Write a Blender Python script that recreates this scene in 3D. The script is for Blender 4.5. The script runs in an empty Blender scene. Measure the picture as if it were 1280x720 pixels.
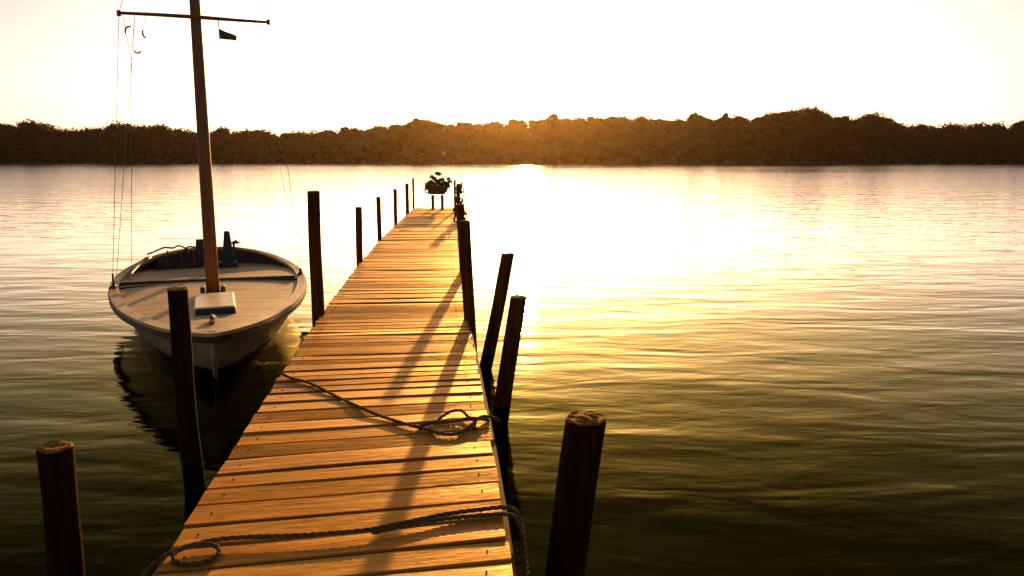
import bpy, bmesh, math, random
from mathutils import Vector, Matrix, noise
R = math.radians
PI = math.pi
rnd = random.Random(11)
scene = bpy.context.scene
col = scene.collection

# ------------------------------------------------------------------ helpers
def tag(o, label=None, cat=None, group=None, kind=None):
    if label: o['label'] = label
    if cat: o['category'] = cat
    if group: o['group'] = group
    if kind: o['kind'] = kind
    return o

def empty(name, loc, rz=0.0):
    o = bpy.data.objects.new(name, None)
    o.location = loc
    o.rotation_euler = (0, 0, rz)
    o.empty_display_size = .2
    col.objects.link(o)
    return o

class MB:
    """collects shapes; build() links them as ONE mesh object"""
    def __init__(s):
        s.bm = bmesh.new()
        s.uv = s.bm.loops.layers.uv.new('uv')
        s.tone = s.bm.loops.layers.float_color.new('tone')
    def face(s, vs, mi=0, uvs=None, tone=None, smooth=False):
        try:
            f = s.bm.faces.new(vs)
        except ValueError:
            return None
        f.material_index = mi
        f.smooth = smooth
        if uvs:
            for l, u in zip(f.loops, uvs): l[s.uv].uv = u
        t = (tone, tone, tone, 1) if tone is not None else (.5, .5, .5, 1)
        for l in f.loops: l[s.tone] = t
        return f
    def hexa(s, p, mi=0, tone=None, uv0=(0, 0), ax=0):
        """8 points: bottom quad 0-3 ccw, top quad 4-7"""
        v = [s.bm.verts.new(q) for q in p]
        L0 = (Vector(p[1]) - Vector(p[0])).length
        L1 = (Vector(p[3]) - Vector(p[0])).length
        for ids in ((3, 2, 1, 0), (4, 5, 6, 7), (0, 1, 5, 4), (1, 2, 6, 5), (2, 3, 7, 6), (3, 0, 4, 7)):
            uvs = []
            for i in ids:
                a = (i % 4) in (1, 2)
                b = (i % 4) in (2, 3)
                uvs.append((uv0[0] + a * L0, uv0[1] + b * L1 + (.05 if i < 4 else 0)))
            s.face([v[i] for i in ids], mi, uvs, tone)
    def box(s, c, size, rz=0, mi=0, tone=None):
        x, y, z = [q / 2 for q in size]
        m = Matrix.Translation(c) @ Matrix.Rotation(rz, 4, 'Z')
        s.hexa([m @ Vector(q) for q in ((-x, -y, -z), (x, -y, -z), (x, y, -z), (-x, y, -z), (-x, -y, z), (x, -y, z), (x, y, z), (-x, y, z))], mi, tone)
    def tube(s, pts, rad, n=8, mi=0, smooth=True, cap=True):
        pts = [Vector(p) for p in pts]
        if not hasattr(rad, '__len__'): rad = [rad] * len(pts)
        rings = []
        up = None
        acc = 0
        for i, p in enumerate(pts):
            d = (pts[min(i + 1, len(pts) - 1)] - pts[max(i - 1, 0)]).normalized()
            if up is None:
                up = d.orthogonal().normalized()
            up = (up - d * up.dot(d)).normalized()
            bi = d.cross(up)
            if i: acc += (p - pts[i - 1]).length
            rings.append(([s.bm.verts.new(p + (up * math.cos(2 * PI * k / n) + bi * math.sin(2 * PI * k / n)) * rad[i]) for k in range(n)], acc))
        for (a, la), (b, lb) in zip(rings, rings[1:]):
            for k in range(n):
                k2 = (k + 1) % n
                s.face([a[k], a[k2], b[k2], b[k]], mi, [(la, k / n), (la, (k + 1) / n), (lb, (k + 1) / n), (lb, k / n)], None, smooth)
        if cap:
            s.face(list(reversed(rings[0][0])), mi)
            s.face(rings[-1][0], mi)
        return rings
    def quad(s, c, nrm, up, w, h, mi=0, tone=None):
        r = nrm.cross(up).normalized()
        u = r.cross(nrm).normalized()
        vs = [s.bm.verts.new(c + r * a * w + u * b * h) for a, b in ((-.5, -.35), (0, -.5), (.5, -.1), (.25, .42), (-.3, .5))]
        s.face(vs, mi, None, tone)
    def build(s, name, mats, parent=None, bevel=0, subsurf=0, recalc=True):
        if recalc: bmesh.ops.recalc_face_normals(s.bm, faces=s.bm.faces)
        me = bpy.data.meshes.new(name)
        s.bm.to_mesh(me)
        s.bm.free()
        for m in (mats if isinstance(mats, (list, tuple)) else [mats]): me.materials.append(m)
        o = bpy.data.objects.new(name, me)
        col.objects.link(o)
        if parent: o.parent = parent
        if bevel:
            b = o.modifiers.new('b', 'BEVEL'); b.width = bevel; b.segments = 2; b.limit_method = 'ANGLE'
        return o

def catmull(pts, n=10):
    P = [Vector(p) for p in pts]
    P = [P[0] * 2 - P[1]] + P + [P[-1] * 2 - P[-2]]
    out = []
    for i in range(1, len(P) - 2):
        a, b, c, d = P[i - 1:i + 3]
        for k in range(n):
            t = k / n
            out.append(.5 * ((2 * b) + (c - a) * t + (2 * a - 5 * b + 4 * c - d) * t * t + (3 * b - a - 3 * c + d) * t ** 3))
    out.append(P[-2])
    return out

def rope(mb, pts, r=.012, pitch=.11, step=.012, mi=0):
    """three twisted strands along a smooth path"""
    path = catmull(pts, 24)
    # resample evenly
    res = [path[0]]; carry = 0
    for a, b in zip(path, path[1:]):
        L = (b - a).length
        t = step - carry
        while t <= L:
            res.append(a.lerp(b, t / L)); t += step
        carry = (carry + L) % step if L else carry
    up = Vector((0, 0, 1))
    for k in range(3):
        st = []
        for i, p in enumerate(res):
            d = (res[min(i + 1, len(res) - 1)] - res[max(i - 1, 0)]).normalized()
            if abs(d.z) > .98: u = Vector((1, 0, 0))
            else: u = up
            u = (u - d * u.dot(d)).normalized()
            w = d.cross(u)
            a = 2 * PI * (i * step / pitch + k / 3)
            st.append(p + (u * math.cos(a) + w * math.sin(a)) * r * .5)
        mb.tube(st, r * .56, 6, mi)

def lerp_tab(tab, x):
    if x <= tab[0][0]: return tab[0][1]
    for (a, b), (c, d) in zip(tab, tab[1:]):
        if x <= c: return b + (d - b) * (x - a) / (c - a)
    return tab[-1][1]

def smooth_tab(tab, x):
    """catmull-rom through a table"""
    n = len(tab)
    if x <= tab[0][0]: return tab[0][1]
    if x >= tab[-1][0]: return tab[-1][1]
    for i in range(n - 1):
        if x <= tab[i + 1][0]: break
    x0, y0 = tab[i]; x1, y1 = tab[i + 1]
    m0 = (y1 - tab[max(i - 1, 0)][1]) / (x1 - tab[max(i - 1, 0)][0])
    m1 = (tab[min(i + 2, n - 1)][1] - y0) / (tab[min(i + 2, n - 1)][0] - x0)
    h = x1 - x0; t = (x - x0) / h
    return (2*t**3-3*t*t+1)*y0 + (t**3-2*t*t+t)*h*m0 + (-2*t**3+3*t*t)*y1 + (t**3-t*t)*h*m1

# ------------------------------------------------------------------ materials
def mat(name):
    m = bpy.data.materials.new(name); m.use_nodes = True
    nt = m.node_tree
    return m, nt, nt.nodes['Principled BSDF']

def N(nt, t, **kw):
    n = nt.nodes.new(t)
    for k, v in kw.items():
        if k in n.inputs.keys(): n.inputs[k].default_value = v
        else: setattr(n, k, v)
    return n

def ramp(nt, stops):
    r = nt.nodes.new('ShaderNodeValToRGB')
    e = r.color_ramp.elements
    while len(e) < len(stops): e.new(.5)
    for q, (p, c) in zip(e, stops):
        q.position = p; q.color = c if len(c) == 4 else (*c, 1)
    return r

def m_noise(name, c0, c1, scale=(1, 1, 1), rough=.6, bump=.0, coord='Object', detail=6, bdist=.02, spec=.5, nscale=1.0):
    m, nt, b = mat(name)
    tc = N(nt, 'ShaderNodeTexCoord'); mp = N(nt, 'ShaderNodeMapping')
    mp.inputs['Scale'].default_value = scale
    nt.links.new(tc.outputs[coord], mp.inputs['Vector'])
    n = N(nt, 'ShaderNodeTexNoise', Scale=nscale, Detail=detail, Roughness=.65)
    nt.links.new(mp.outputs[0], n.inputs['Vector'])
    r = ramp(nt, [(.32, c0), (.68, c1)])
    nt.links.new(n.outputs['Fac'], r.inputs['Fac'])
    nt.links.new(r.outputs[0], b.inputs['Base Color'])
    b.inputs['Roughness'].default_value = rough
    b.inputs['Specular IOR Level'].default_value = spec
    if bump:
        bp = N(nt, 'ShaderNodeBump', Strength=bump, Distance=bdist)
        nt.links.new(n.outputs['Fac'], bp.inputs['Height'])
        nt.links.new(bp.outputs[0], b.inputs['Normal'])
    return m

def make_plank_mat():
    m, nt, b = mat('dock_planks')
    uv = N(nt, 'ShaderNodeUVMap', uv_map='uv')
    mp = N(nt, 'ShaderNodeMapping'); mp.inputs['Scale'].default_value = (1.6, 26, 1)
    nt.links.new(uv.outputs[0], mp.inputs[0])
    g = N(nt, 'ShaderNodeTexNoise', Scale=1.0, Detail=8, Roughness=.7, Distortion=.6)
    nt.links.new(mp.outputs[0], g.inputs['Vector'])
    mp2 = N(nt, 'ShaderNodeMapping'); mp2.inputs['Scale'].default_value = (3.0, 7.0, 1)
    nt.links.new(uv.outputs[0], mp2.inputs[0])
    bl = N(nt, 'ShaderNodeTexNoise', Scale=1.0, Detail=5, Roughness=.6)
    nt.links.new(mp2.outputs[0], bl.inputs['Vector'])
    at = N(nt, 'ShaderNodeAttribute', attribute_name='tone')
    r = ramp(nt, [(.25, (.27, .082, .006)), (.5, (.54, .208, .014)), (.78, (.74, .36, .045))])
    a1 = N(nt, 'ShaderNodeMath', operation='MULTIPLY'); a1.inputs[1].default_value = .55
    nt.links.new(g.outputs['Fac'], a1.inputs[0])
    a2 = N(nt, 'ShaderNodeMath', operation='MULTIPLY_ADD'); a2.inputs[1].default_value = .35
    nt.links.new(bl.outputs['Fac'], a2.inputs[0]); nt.links.new(a1.outputs[0], a2.inputs[2])
    a3 = N(nt, 'ShaderNodeMath', operation='MULTIPLY_ADD'); a3.inputs[1].default_value = .45
    nt.links.new(at.outputs['Fac'], a3.inputs[0]); nt.links.new(a2.outputs[0], a3.inputs[2])
    a4 = N(nt, 'ShaderNodeMath', operation='SUBTRACT'); a4.inputs[1].default_value = .18
    nt.links.new(a3.outputs[0], a4.inputs[0])
    nt.links.new(a4.outputs[0], r.inputs['Fac'])
    # worn blotches
    mx = N(nt, 'ShaderNodeMixRGB', blend_type='MULTIPLY'); mx.inputs['Color2'].default_value = (.58, .50, .40, 1)
    mp3 = N(nt, 'ShaderNodeMapping'); mp3.inputs['Scale'].default_value = (2.2, 3.4, 1)
    nt.links.new(uv.outputs[0], mp3.inputs[0])
    st = N(nt, 'ShaderNodeTexNoise', Scale=2.0, Detail=6, Roughness=.7)
    nt.links.new(mp3.outputs[0], st.inputs['Vector'])
    sr = ramp(nt, [(.56, (0, 0, 0)), (.70, (1, 1, 1))])
    nt.links.new(st.outputs['Fac'], sr.inputs[0]); nt.links.new(sr.outputs[0], mx.inputs['Fac'])
    nt.links.new(r.outputs[0], mx.inputs['Color1'])
    nt.links.new(mx.outputs[0], b.inputs['Base Color'])
    rr = ramp(nt, [(.3, (.38,) * 3), (.75, (.62,) * 3)])
    nt.links.new(bl.outputs['Fac'], rr.inputs[0]); nt.links.new(rr.outputs[0], b.inputs['Roughness'])
    b.inputs['Specular IOR Level'].default_value = 0
    bp = N(nt, 'ShaderNodeBump', Strength=.42, Distance=.007)
    nt.links.new(g.outputs['Fac'], bp.inputs['Height'])
    bp2 = N(nt, 'ShaderNodeBump', Strength=.4, Distance=.016)
    nt.links.new(bl.outputs['Fac'], bp2.inputs['Height']); nt.links.new(bp.outputs[0], bp2.inputs['Normal'])
    nt.links.new(bp2.outputs[0], b.inputs['Normal'])
    fr = N(nt, 'ShaderNodeFresnel', IOR=1.22); nt.links.new(bp2.outputs[0], fr.inputs['Normal'])
    mul = N(nt, 'ShaderNodeMixRGB', blend_type='MULTIPLY', Fac=1.0); mul.inputs['Color2'].default_value = (.85, .60, .32, 1)
    nt.links.new(fr.outputs[0], mul.inputs['Color1'])
    gl = N(nt, 'ShaderNodeBsdfGlossy'); nt.links.new(mul.outputs[0], gl.inputs['Color']); nt.links.new(rr.outputs[0], gl.inputs['Roughness']); nt.links.new(bp2.outputs[0], gl.inputs['Normal'])
    ad = N(nt, 'ShaderNodeAddShader'); nt.links.new(b.outputs[0], ad.inputs[0]); nt.links.new(gl.outputs[0], ad.inputs[1])
    nt.links.new(ad.outputs[0], nt.nodes['Material Output'].inputs['Surface'])
    return m

def make_water():
    m, nt, b = mat('lake_water')
    nt.nodes.remove(b)
    tc = N(nt, 'ShaderNodeTexCoord')
    def layer(scale, rot, nscale, detail, dist=.0):
        mp = N(nt, 'ShaderNodeMapping'); mp.inputs['Scale'].default_value = scale
        mp.inputs['Rotation'].default_value = (0, 0, R(rot))
        nt.links.new(tc.outputs['Object'], mp.inputs['Vector'])
        n = N(nt, 'ShaderNodeTexNoise', Scale=nscale, Detail=detail, Roughness=.5, Distortion=dist)
        nt.links.new(mp.outputs[0], n.inputs['Vector'])
        return n
    sw = layer((.34, 1, 1), -7, 1.05, 2.5, .5)
    md = layer((.42, 1, 1), 10, 2.9, 3.0, .4)
    fi = layer((.45, 1, 1), -3, 7.5, 2.0)
    prev = None
    # sheltered by the dock and shore here, breezier further out on the lake
    sp = N(nt, 'ShaderNodeSeparateXYZ'); nt.links.new(tc.outputs['Object'], sp.inputs[0])
    br_ = N(nt, 'ShaderNodeMapRange', interpolation_type='SMOOTHSTEP'); br_.inputs['From Min'].default_value = 14; br_.inputs['From Max'].default_value = 95
    br_.inputs['To Min'].default_value = .34; br_.inputs['To Max'].default_value = 1.0
    nt.links.new(sp.outputs['Y'], br_.inputs['Value'])
    pn = layer((.5, 1, 1), 12, .045, 2.0, .4)
    pr = N(nt, 'ShaderNodeMapRange'); pr.inputs['From Min'].default_value = .35; pr.inputs['From Max'].default_value = .65; pr.inputs['To Min'].default_value = .62; pr.inputs['To Max'].default_value = 1.15
    nt.links.new(pn.outputs['Fac'], pr.inputs['Value'])
    pm = N(nt, 'ShaderNodeMath', operation='MULTIPLY'); nt.links.new(br_.outputs[0], pm.inputs[0]); nt.links.new(pr.outputs[0], pm.inputs[1])
    for n, s, d in ((sw, 1, .034), (md, None, .036), (fi, None, .006)):
        bp = N(nt, 'ShaderNodeBump', Distance=d)
        if s: bp.inputs['Strength'].default_value = s
        else: nt.links.new(pm.outputs[0], bp.inputs['Strength'])
        nt.links.new(n.outputs['Fac'], bp.inputs['Height'])
        if prev: nt.links.new(prev.outputs[0], bp.inputs['Normal'])
        prev = bp
    # murky lake: dark olive body; ramp paints contrast and warmth into the Fresnel reflection
    fr = N(nt, 'ShaderNodeFresnel', IOR=1.33); nt.links.new(prev.outputs[0], fr.inputs['Normal'])
    r = ramp(nt, [(0, (.002, .002, .0003)), (.09, (.012, .0108, .0018)), (.15, (.072, .062, .015)), (.26, (.26, .226, .100)), (.40, (.52, .475, .34)), (.56, (.88, .84, .75)), (1, (1, .96, .93))])
    nt.links.new(fr.outputs[0], r.inputs[0])
    gl = N(nt, 'ShaderNodeBsdfGlossy', Roughness=.06); nt.links.new(r.outputs[0], gl.inputs['Color']); nt.links.new(prev.outputs[0], gl.inputs['Normal'])
    df = N(nt, 'ShaderNodeBsdfDiffuse'); df.inputs['Color'].default_value = (.004, .0042, .0008, 1)
    ad = N(nt, 'ShaderNodeAddShader'); nt.links.new(df.outputs[0], ad.inputs[0]); nt.links.new(gl.outputs[0], ad.inputs[1])
    nt.links.new(ad.outputs[0], nt.nodes['Material Output'].inputs['Surface'])
    return m

def make_hull():
    m, nt, b = mat('boat_paint')
    tc = N(nt, 'ShaderNodeTexCoord'); sx = N(nt, 'ShaderNodeSeparateXYZ')
    nt.links.new(tc.outputs['Object'], sx.inputs[0])
    n = N(nt, 'ShaderNodeTexNoise', Scale=3.5, Detail=7, Roughness=.7)
    nt.links.new(tc.outputs['Object'], n.inputs['Vector'])
    r = ramp(nt, [(.3, (.50, .31, .12)), (.7, (.88, .60, .26))])
    nt.links.new(n.outputs['Fac'], r.inputs[0])
    ad = N(nt, 'ShaderNodeMath', operation='MULTIPLY_ADD'); ad.inputs[1].default_value = .05
    nt.links.new(n.outputs['Fac'], ad.inputs[0]); nt.links.new(sx.outputs['Z'], ad.inputs[2])
    lt = N(nt, 'ShaderNodeMath', operation='LESS_THAN'); lt.inputs[1].default_value = .075
    sw = N(nt, 'ShaderNodeMapRange'); sw.inputs['From Min'].default_value = -3.6; sw.inputs['From Max'].default_value = -.5; sw.inputs['To Min'].default_value = .24; sw.inputs['To Max'].default_value = .12
    nt.links.new(sx.outputs['Y'], sw.inputs['Value']); nt.links.new(sw.outputs[0], lt.inputs[1])
    nt.links.new(ad.outputs[0], lt.inputs[0])
    mx = N(nt, 'ShaderNodeMixRGB'); mx.inputs['Color2'].default_value = (.018, .016, .012, 1)
    nt.links.new(r.outputs[0], mx.inputs['Color1']); nt.links.new(lt.outputs[0], mx.inputs['Fac'])
    nt.links.new(mx.outputs[0], b.inputs['Base Color'])
    b.inputs['Roughness'].default_value = .38
    return m

M = {}
M['plank'] = make_plank_mat()
M['water'] = make_water()
M['hull'] = make_hull()
M['post'] = m_noise('dark_post', (.012, .006, .002), (.055, .024, .006), (26, 26, 1.1), .85, 1.0, bdist=.03, spec=.03)  # dark copy of the post wood, for posts clear of the veiling glow
M['veil_lit_post'] = m_noise('veil_lit_brown_post', (.05, .017, .002), (.19, .072, .012), (26, 26, 1.1), .85, 1.0, bdist=.03, spec=0)  # lit copy of the same wood: veiling glow painted in as lighter brown
def wet_band(m):
    nt = m.node_tree; b = nt.nodes['Principled BSDF']
    tc = N(nt, 'ShaderNodeTexCoord'); sx = N(nt, 'ShaderNodeSeparateXYZ'); nt.links.new(tc.outputs['Object'], sx.inputs[0])
    n = N(nt, 'ShaderNodeTexNoise', Scale=9, Detail=5); nt.links.new(tc.outputs['Object'], n.inputs['Vector'])
    a = N(nt, 'ShaderNodeMath', operation='MULTIPLY_ADD'); a.inputs[1].default_value = -.22; nt.links.new(n.outputs['Fac'], a.inputs[0]); nt.links.new(sx.outputs['Z'], a.inputs[2])
    mr = N(nt, 'ShaderNodeMapRange'); mr.inputs['From Min'].default_value = .55; mr.inputs['From Max'].default_value = .60; mr.inputs['To Min'].default_value = 1; mr.inputs['To Max'].default_value = 0
    nt.links.new(a.outputs[0], mr.inputs['Value'])
    mx = N(nt, 'ShaderNodeMixRGB'); src = b.inputs['Base Color'].links[0].from_socket
    mx.inputs['Color2'].default_value = (.008, .009, .003, 1)
    nt.links.new(src, mx.inputs['Color1']); nt.links.new(mr.outputs[0], mx.inputs['Fac']); nt.links.new(mx.outputs[0], b.inputs['Base Color'])
wet_band(M['post']); wet_band(M['veil_lit_post'])
M['post_top'] = m_noise('weathered_end_grain', (.16, .055, .008), (.62, .27, .055), (1, 1, 1), .9, 1.0, bdist=.02, nscale=34, spec=.05)
M['beam'] = m_noise('dock_timber', (.10, .055, .02), (.30, .17, .07), (2, 2, 20), .7, .4, bdist=.01)
M['fascia'] = m_noise('worn_edge_board', (.15, .062, .012), (.34, .16, .04), (3, 2, 30), .8, .5, bdist=.008, spec=.05)
M['nail'] = m_noise('rusty_nail', (.035, .014, .005), (.08, .035, .012), (30, 30, 30), .8, spec=.05)
M['rope'] = m_noise('old_rope', (.07, .042, .015), (.22, .135, .05), (60, 60, 60), .95, .3, bdist=.002, spec=.05)
M['mast'] = m_noise('varnished_spar', (.15, .046, .004), (.33, .115, .014), (14, 14, .7), .55, .25, bdist=.006)
M['deck'] = m_noise('painted_deck', (.42, .25, .08), (.86, .60, .25), (.9, 9, 3), .6, .3, bdist=.006, spec=.15)
M['cap'] = m_noise('gunwale_paint', (.46, .29, .10), (.80, .55, .22), (3, 3, 3), .5, .1, spec=.15)
M['rub'] = m_noise('brown_rub_rail', (.03, .012, .006), (.085, .035, .016), (5, 5, 5), .5, .2)
M['dark'] = m_noise('dark_fittings', (.010, .009, .008), (.028, .023, .018), (9, 9, 9), .6, .2)
M['canvas'] = m_noise('dark_canvas', (.014, .011, .008), (.05, .038, .022), (7, 7, 7), .9, .6, bdist=.03)
M['hatch'] = m_noise('hatch_paint', (.58, .42, .19), (.86, .67, .34), (4, 4, 4), .42, .15)
M['metal'] = m_noise('dull_metal', (.16, .14, .11), (.35, .31, .25), (20, 20, 20), .35)
M['line'] = m_noise('rigging_line', (.10, .07, .04), (.22, .16, .09), (20, 20, 20), .8)
M['flag'] = m_noise('faded_pennant', (.10, .045, .014), (.22, .10, .03), (9, 9, 9), .85)
M['box'] = m_noise('planter_wood', (.05, .026, .012), (.14, .075, .03), (4, 4, 30), .75, .3)
def deck_seams(m):
    nt = m.node_tree; b = nt.nodes['Principled BSDF']
    tc = N(nt, 'ShaderNodeTexCoord'); sx = N(nt, 'ShaderNodeSeparateXYZ'); nt.links.new(tc.outputs['Object'], sx.inputs[0])
    f = N(nt, 'ShaderNodeMath', operation='MULTIPLY'); f.inputs[1].default_value = 5.5; nt.links.new(sx.outputs['Y'], f.inputs[0])
    g = N(nt, 'ShaderNodeMath', operation='FRACT'); nt.links.new(f.outputs[0], g.inputs[0])
    h = N(nt, 'ShaderNodeMath', operation='LESS_THAN'); h.inputs[1].default_value = .07; nt.links.new(g.outputs[0], h.inputs[0])
    n = N(nt, 'ShaderNodeTexNoise', Scale=2.2, Detail=8, Roughness=.7); nt.links.new(tc.outputs['Object'], n.inputs['Vector'])
    r = ramp(nt, [(.52, (0, 0, 0)), (.72, (.55, .55, .55))]); nt.links.new(n.outputs['Fac'], r.inputs[0])
    mxm = N(nt, 'ShaderNodeMath', operation='MULTIPLY_ADD', use_clamp=True); mxm.inputs[1].default_value = .65; nt.links.new(h.outputs[0], mxm.inputs[0]); nt.links.new(r.outputs[0], mxm.inputs[2])
    mx = N(nt, 'ShaderNodeMixRGB'); mx.inputs['Color2'].default_value = (.14, .075, .025, 1); src = b.inputs['Base Color'].links[0].from_socket
    nt.links.new(src, mx.inputs['Color1']); nt.links.new(mxm.outputs[0], mx.inputs['Fac']); nt.links.new(mx.outputs[0], b.inputs['Base Color'])
deck_seams(M['deck'])
def leafmat(name, c0, c1, trans):
    m = m_noise(name, c0, c1, (1, 1, 1), .6, 0, nscale=.35 if trans else .12)
    b = m.node_tree.nodes['Principled BSDF']
    b.inputs['Specular IOR Level'].default_value = .05
    if trans:
        b.inputs['Transmission Weight'].default_value = 0
    return m
M['leaf'] = leafmat('potted_leaves', (.035, .05, .012), (.09, .10, .03), True)
M['petal'] = leafmat('petals', (.30, .10, .03), (.50, .22, .06), True)
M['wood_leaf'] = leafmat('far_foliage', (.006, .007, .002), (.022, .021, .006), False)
M['bark'] = m_noise('bark', (.02, .014, .008), (.05, .035, .02), (3, 3, 1), .9, .5)
M['earth'] = m_noise('shore_earth', (.02, .018, .008), (.05, .042, .018), (.2, .2, .2), .95)
M['paleboard'] = m_noise('pale_board', (.55, .5, .4), (.75, .7, .6), (3, 3, 3), .7)

# ------------------------------------------------------------------ sky, sun, camera
SUN_EL, SUN_AZ = R(8.8), R(1.0)      # azimuth east of the +Y view axis
w = bpy.data.worlds.new('World'); scene.world = w; w.use_nodes = True
nt = w.node_tree
sky = nt.nodes.new('ShaderNodeTexSky'); sky.sky_type = 'NISHITA'; sky.sun_disc = False
sky.sun_elevation = SUN_EL; sky.sun_rotation = SUN_AZ
sky.air_density = .5; sky.dust_density = 1.5; sky.ozone_density = 1.0
tint = nt.nodes.new('ShaderNodeMixRGB'); tint.blend_type = 'MULTIPLY'; tint.inputs['Fac'].default_value = 1
tint.inputs['Color2'].default_value = (1.0, .76, .62, 1)
bg = nt.nodes['Background']; bg.inputs['Strength'].default_value = .118
nt.links.new(sky.outputs[0], tint.inputs['Color1']); nt.links.new(tint.outputs[0], bg.inputs['Color'])
ld = bpy.data.lights.new('sun', 'SUN'); ld.energy = 5.0; ld.angle = R(.6); ld.color = (1.0, .56, .19)
lo = bpy.data.objects.new('sun', ld); col.objects.link(lo)
d = Vector((math.sin(SUN_AZ) * math.cos(SUN_EL), math.cos(SUN_AZ) * math.cos(SUN_EL), math.sin(SUN_EL)))
lo.rotation_euler = d.to_track_quat('Z', 'Y').to_euler(); lo.location = d * 60

cd = bpy.data.cameras.new('camera'); cam = bpy.data.objects.new('camera', cd); col.objects.link(cam)
cd.sensor_width = 36; cd.lens = 36 * 1000 / 1280
cam.location = (0, 0, 2.45)
cam.rotation_euler = (R(90) - math.atan(167 / 1000), 0, 0)
cd.clip_start = .05; cd.clip_end = 5000
scene.camera = cam
scene.view_settings.view_transform = 'Standard'; scene.view_settings.look = 'None'
scene.view_settings.exposure = .5; scene.view_settings.gamma = 1
scene.cycles.use_denoising = True
scene.cycles.max_bounces = 6; scene.cycles.volume_bounces = 0
scene.cycles.sample_clamp_indirect = 4
scene.cycles.caustics_reflective = False; scene.cycles.caustics_refractive = False

# ------------------------------------------------------------------ water and far land
mb = MB()
v = [mb.bm.verts.new(p) for p in ((-520, -120, 0), (520, -120, 0), (520, 262, 0), (-520, 262, 0))]
mb.face(v)
tag(mb.build('lake_water', M['water']), kind='structure')

SKYLINE = [(-159.9,12.6),(-152.4,12.3),(-145.1,10.6),(-141.3,10.6),(-135.0,11.6),(-122.5,11.8),(-118.8,11.1),(-115.1,10.6),(-110.0,11.3),(-103.9,9.4),(-97.6,9.4),(-92.6,10.6),(-85.1,10.1),(-77.6,10.6),(-72.6,9.4),(-60.0,10.6),(-52.5,11.3),(-47.5,11.1),(-40.0,13.0),(-35.0,12.6),(-30.0,13.8),(-20.0,12.8),(-10.0,13.5),(0.0,14.0),(6.2,13.8),(12.5,15.0),(16.2,14.0),(20.0,14.8),(23.7,15.0),(32.4,15.0),(39.9,15.2),(49.9,13.5),(57.4,15.2),(62.4,14.3),(64.9,15.0),(67.9,14.3),(69.8,15.2),(76.1,14.0),(82.3,16.0),(89.7,16.5),(97.2,16.7),(104.7,15.5),(109.7,15.2),(114.7,15.0),(122.3,13.8),(126.2,11.8),(132.5,12.1),(137.5,11.8),(141.3,11.3),(145.0,11.8),(152.4,12.3),(159.9,12.6)]
def skyline(x):
    if x < -159.9: return 11.2 + 1.4 * math.sin(x * .11) + .8 * math.sin(x * .37)
    if x > 159.9: return 11.6 + 1.3 * math.sin(x * .09) + .8 * math.sin(x * .31)
    return lerp_tab(SKYLINE, x)

mb = MB()
xs = [-520 + i * 8 for i in range(131)]
rows = []
for j, (dy, hz) in enumerate(((0, -.4), (2, .25), (6, .8), (16, 1.6), (40, 2.6), (120, 3.2))):
    rows.append([mb.bm.verts.new((x, 245 + dy + (1.6 * noise.noise(Vector((x * .05, j, 0))) if j < 4 else 0), hz + .3 * noise.noise(Vector((x * .08, j * 3, 2))) * (j > 0))) for x in xs])
for a, b in zip(rows, rows[1:]):
    for i in range(len(xs) - 1): mb.face([a[i], a[i + 1], b[i + 1], b[i]], smooth=True)
tag(mb.build('far_shore', M['earth']), kind='structure')

_b = bmesh.new(); bmesh.ops.create_icosphere(_b, subdivisions=2, radius=1)
_b.verts.index_update()
ICO_V = [v.co.copy() for v in _b.verts]; ICO_F = [[v.index for v in f.verts] for f in _b.faces]; _b.free()
def leaf_blob(mb, c, r, n, size, rz=1.0, mi=0):
    if r > .5:                                                # dense inner mass of the crown
        vs = []
        for q in ICO_V:
            p = c + Vector((q.x * r, q.y * r, q.z * r * rz)) * .74
            vs.append(mb.bm.verts.new(p + (p - c) * .28 * noise.noise(p * .9)))
        for f in ICO_F: mb.face([vs[i] for i in f], mi)
    for _ in range(n):
        d = Vector((rnd.gauss(0, 1), rnd.gauss(0, 1), rnd.gauss(0, 1))).normalized()
        rad = rnd.uniform(.55, 1.0) if rnd.random() < .76 else rnd.uniform(.95, 1.22)
        p = c + Vector((d.x * r, d.y * r, d.z * r * rz)) * rad
        nn = (d + Vector((rnd.uniform(-.8, .8), rnd.uniform(-.8, .8), rnd.uniform(-.5, .9)))).normalized()
        s = size * rnd.uniform(.6, 1.35)
        mb.quad(p, nn, Vector((rnd.uniform(-1, 1), rnd.uniform(-1, 1), 1.3)), s, s * rnd.uniform(.7, 1.2), mi)

def crown(mb, x, y, z0, z1, wid, dens=1.0, size=.62, lobes=8):
    """an uneven crown: overlapping leafy lobes between z0 and z1"""
    H = z1 - z0
    for k in range(lobes):
        t = (k + .5) / lobes
        rr = wid * (.30 + .26 * math.sin(PI * min(1, t * 1.1)) ) * rnd.uniform(.8, 1.15)
        a = rnd.uniform(0, 2 * PI)
        off = wid * .42 * (1 - t * .75) * rnd.uniform(.3, 1)
        zz = z0 + H * t
        zz = min(zz, z1 - rr * .8)
        leaf_blob(mb, Vector((x + math.cos(a) * off, y + math.sin(a) * off * .7, max(zz, z0 * .6 + rr * .4))), rr, int(150 * dens * rr * rr / 4 + 40), size, .82)

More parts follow.
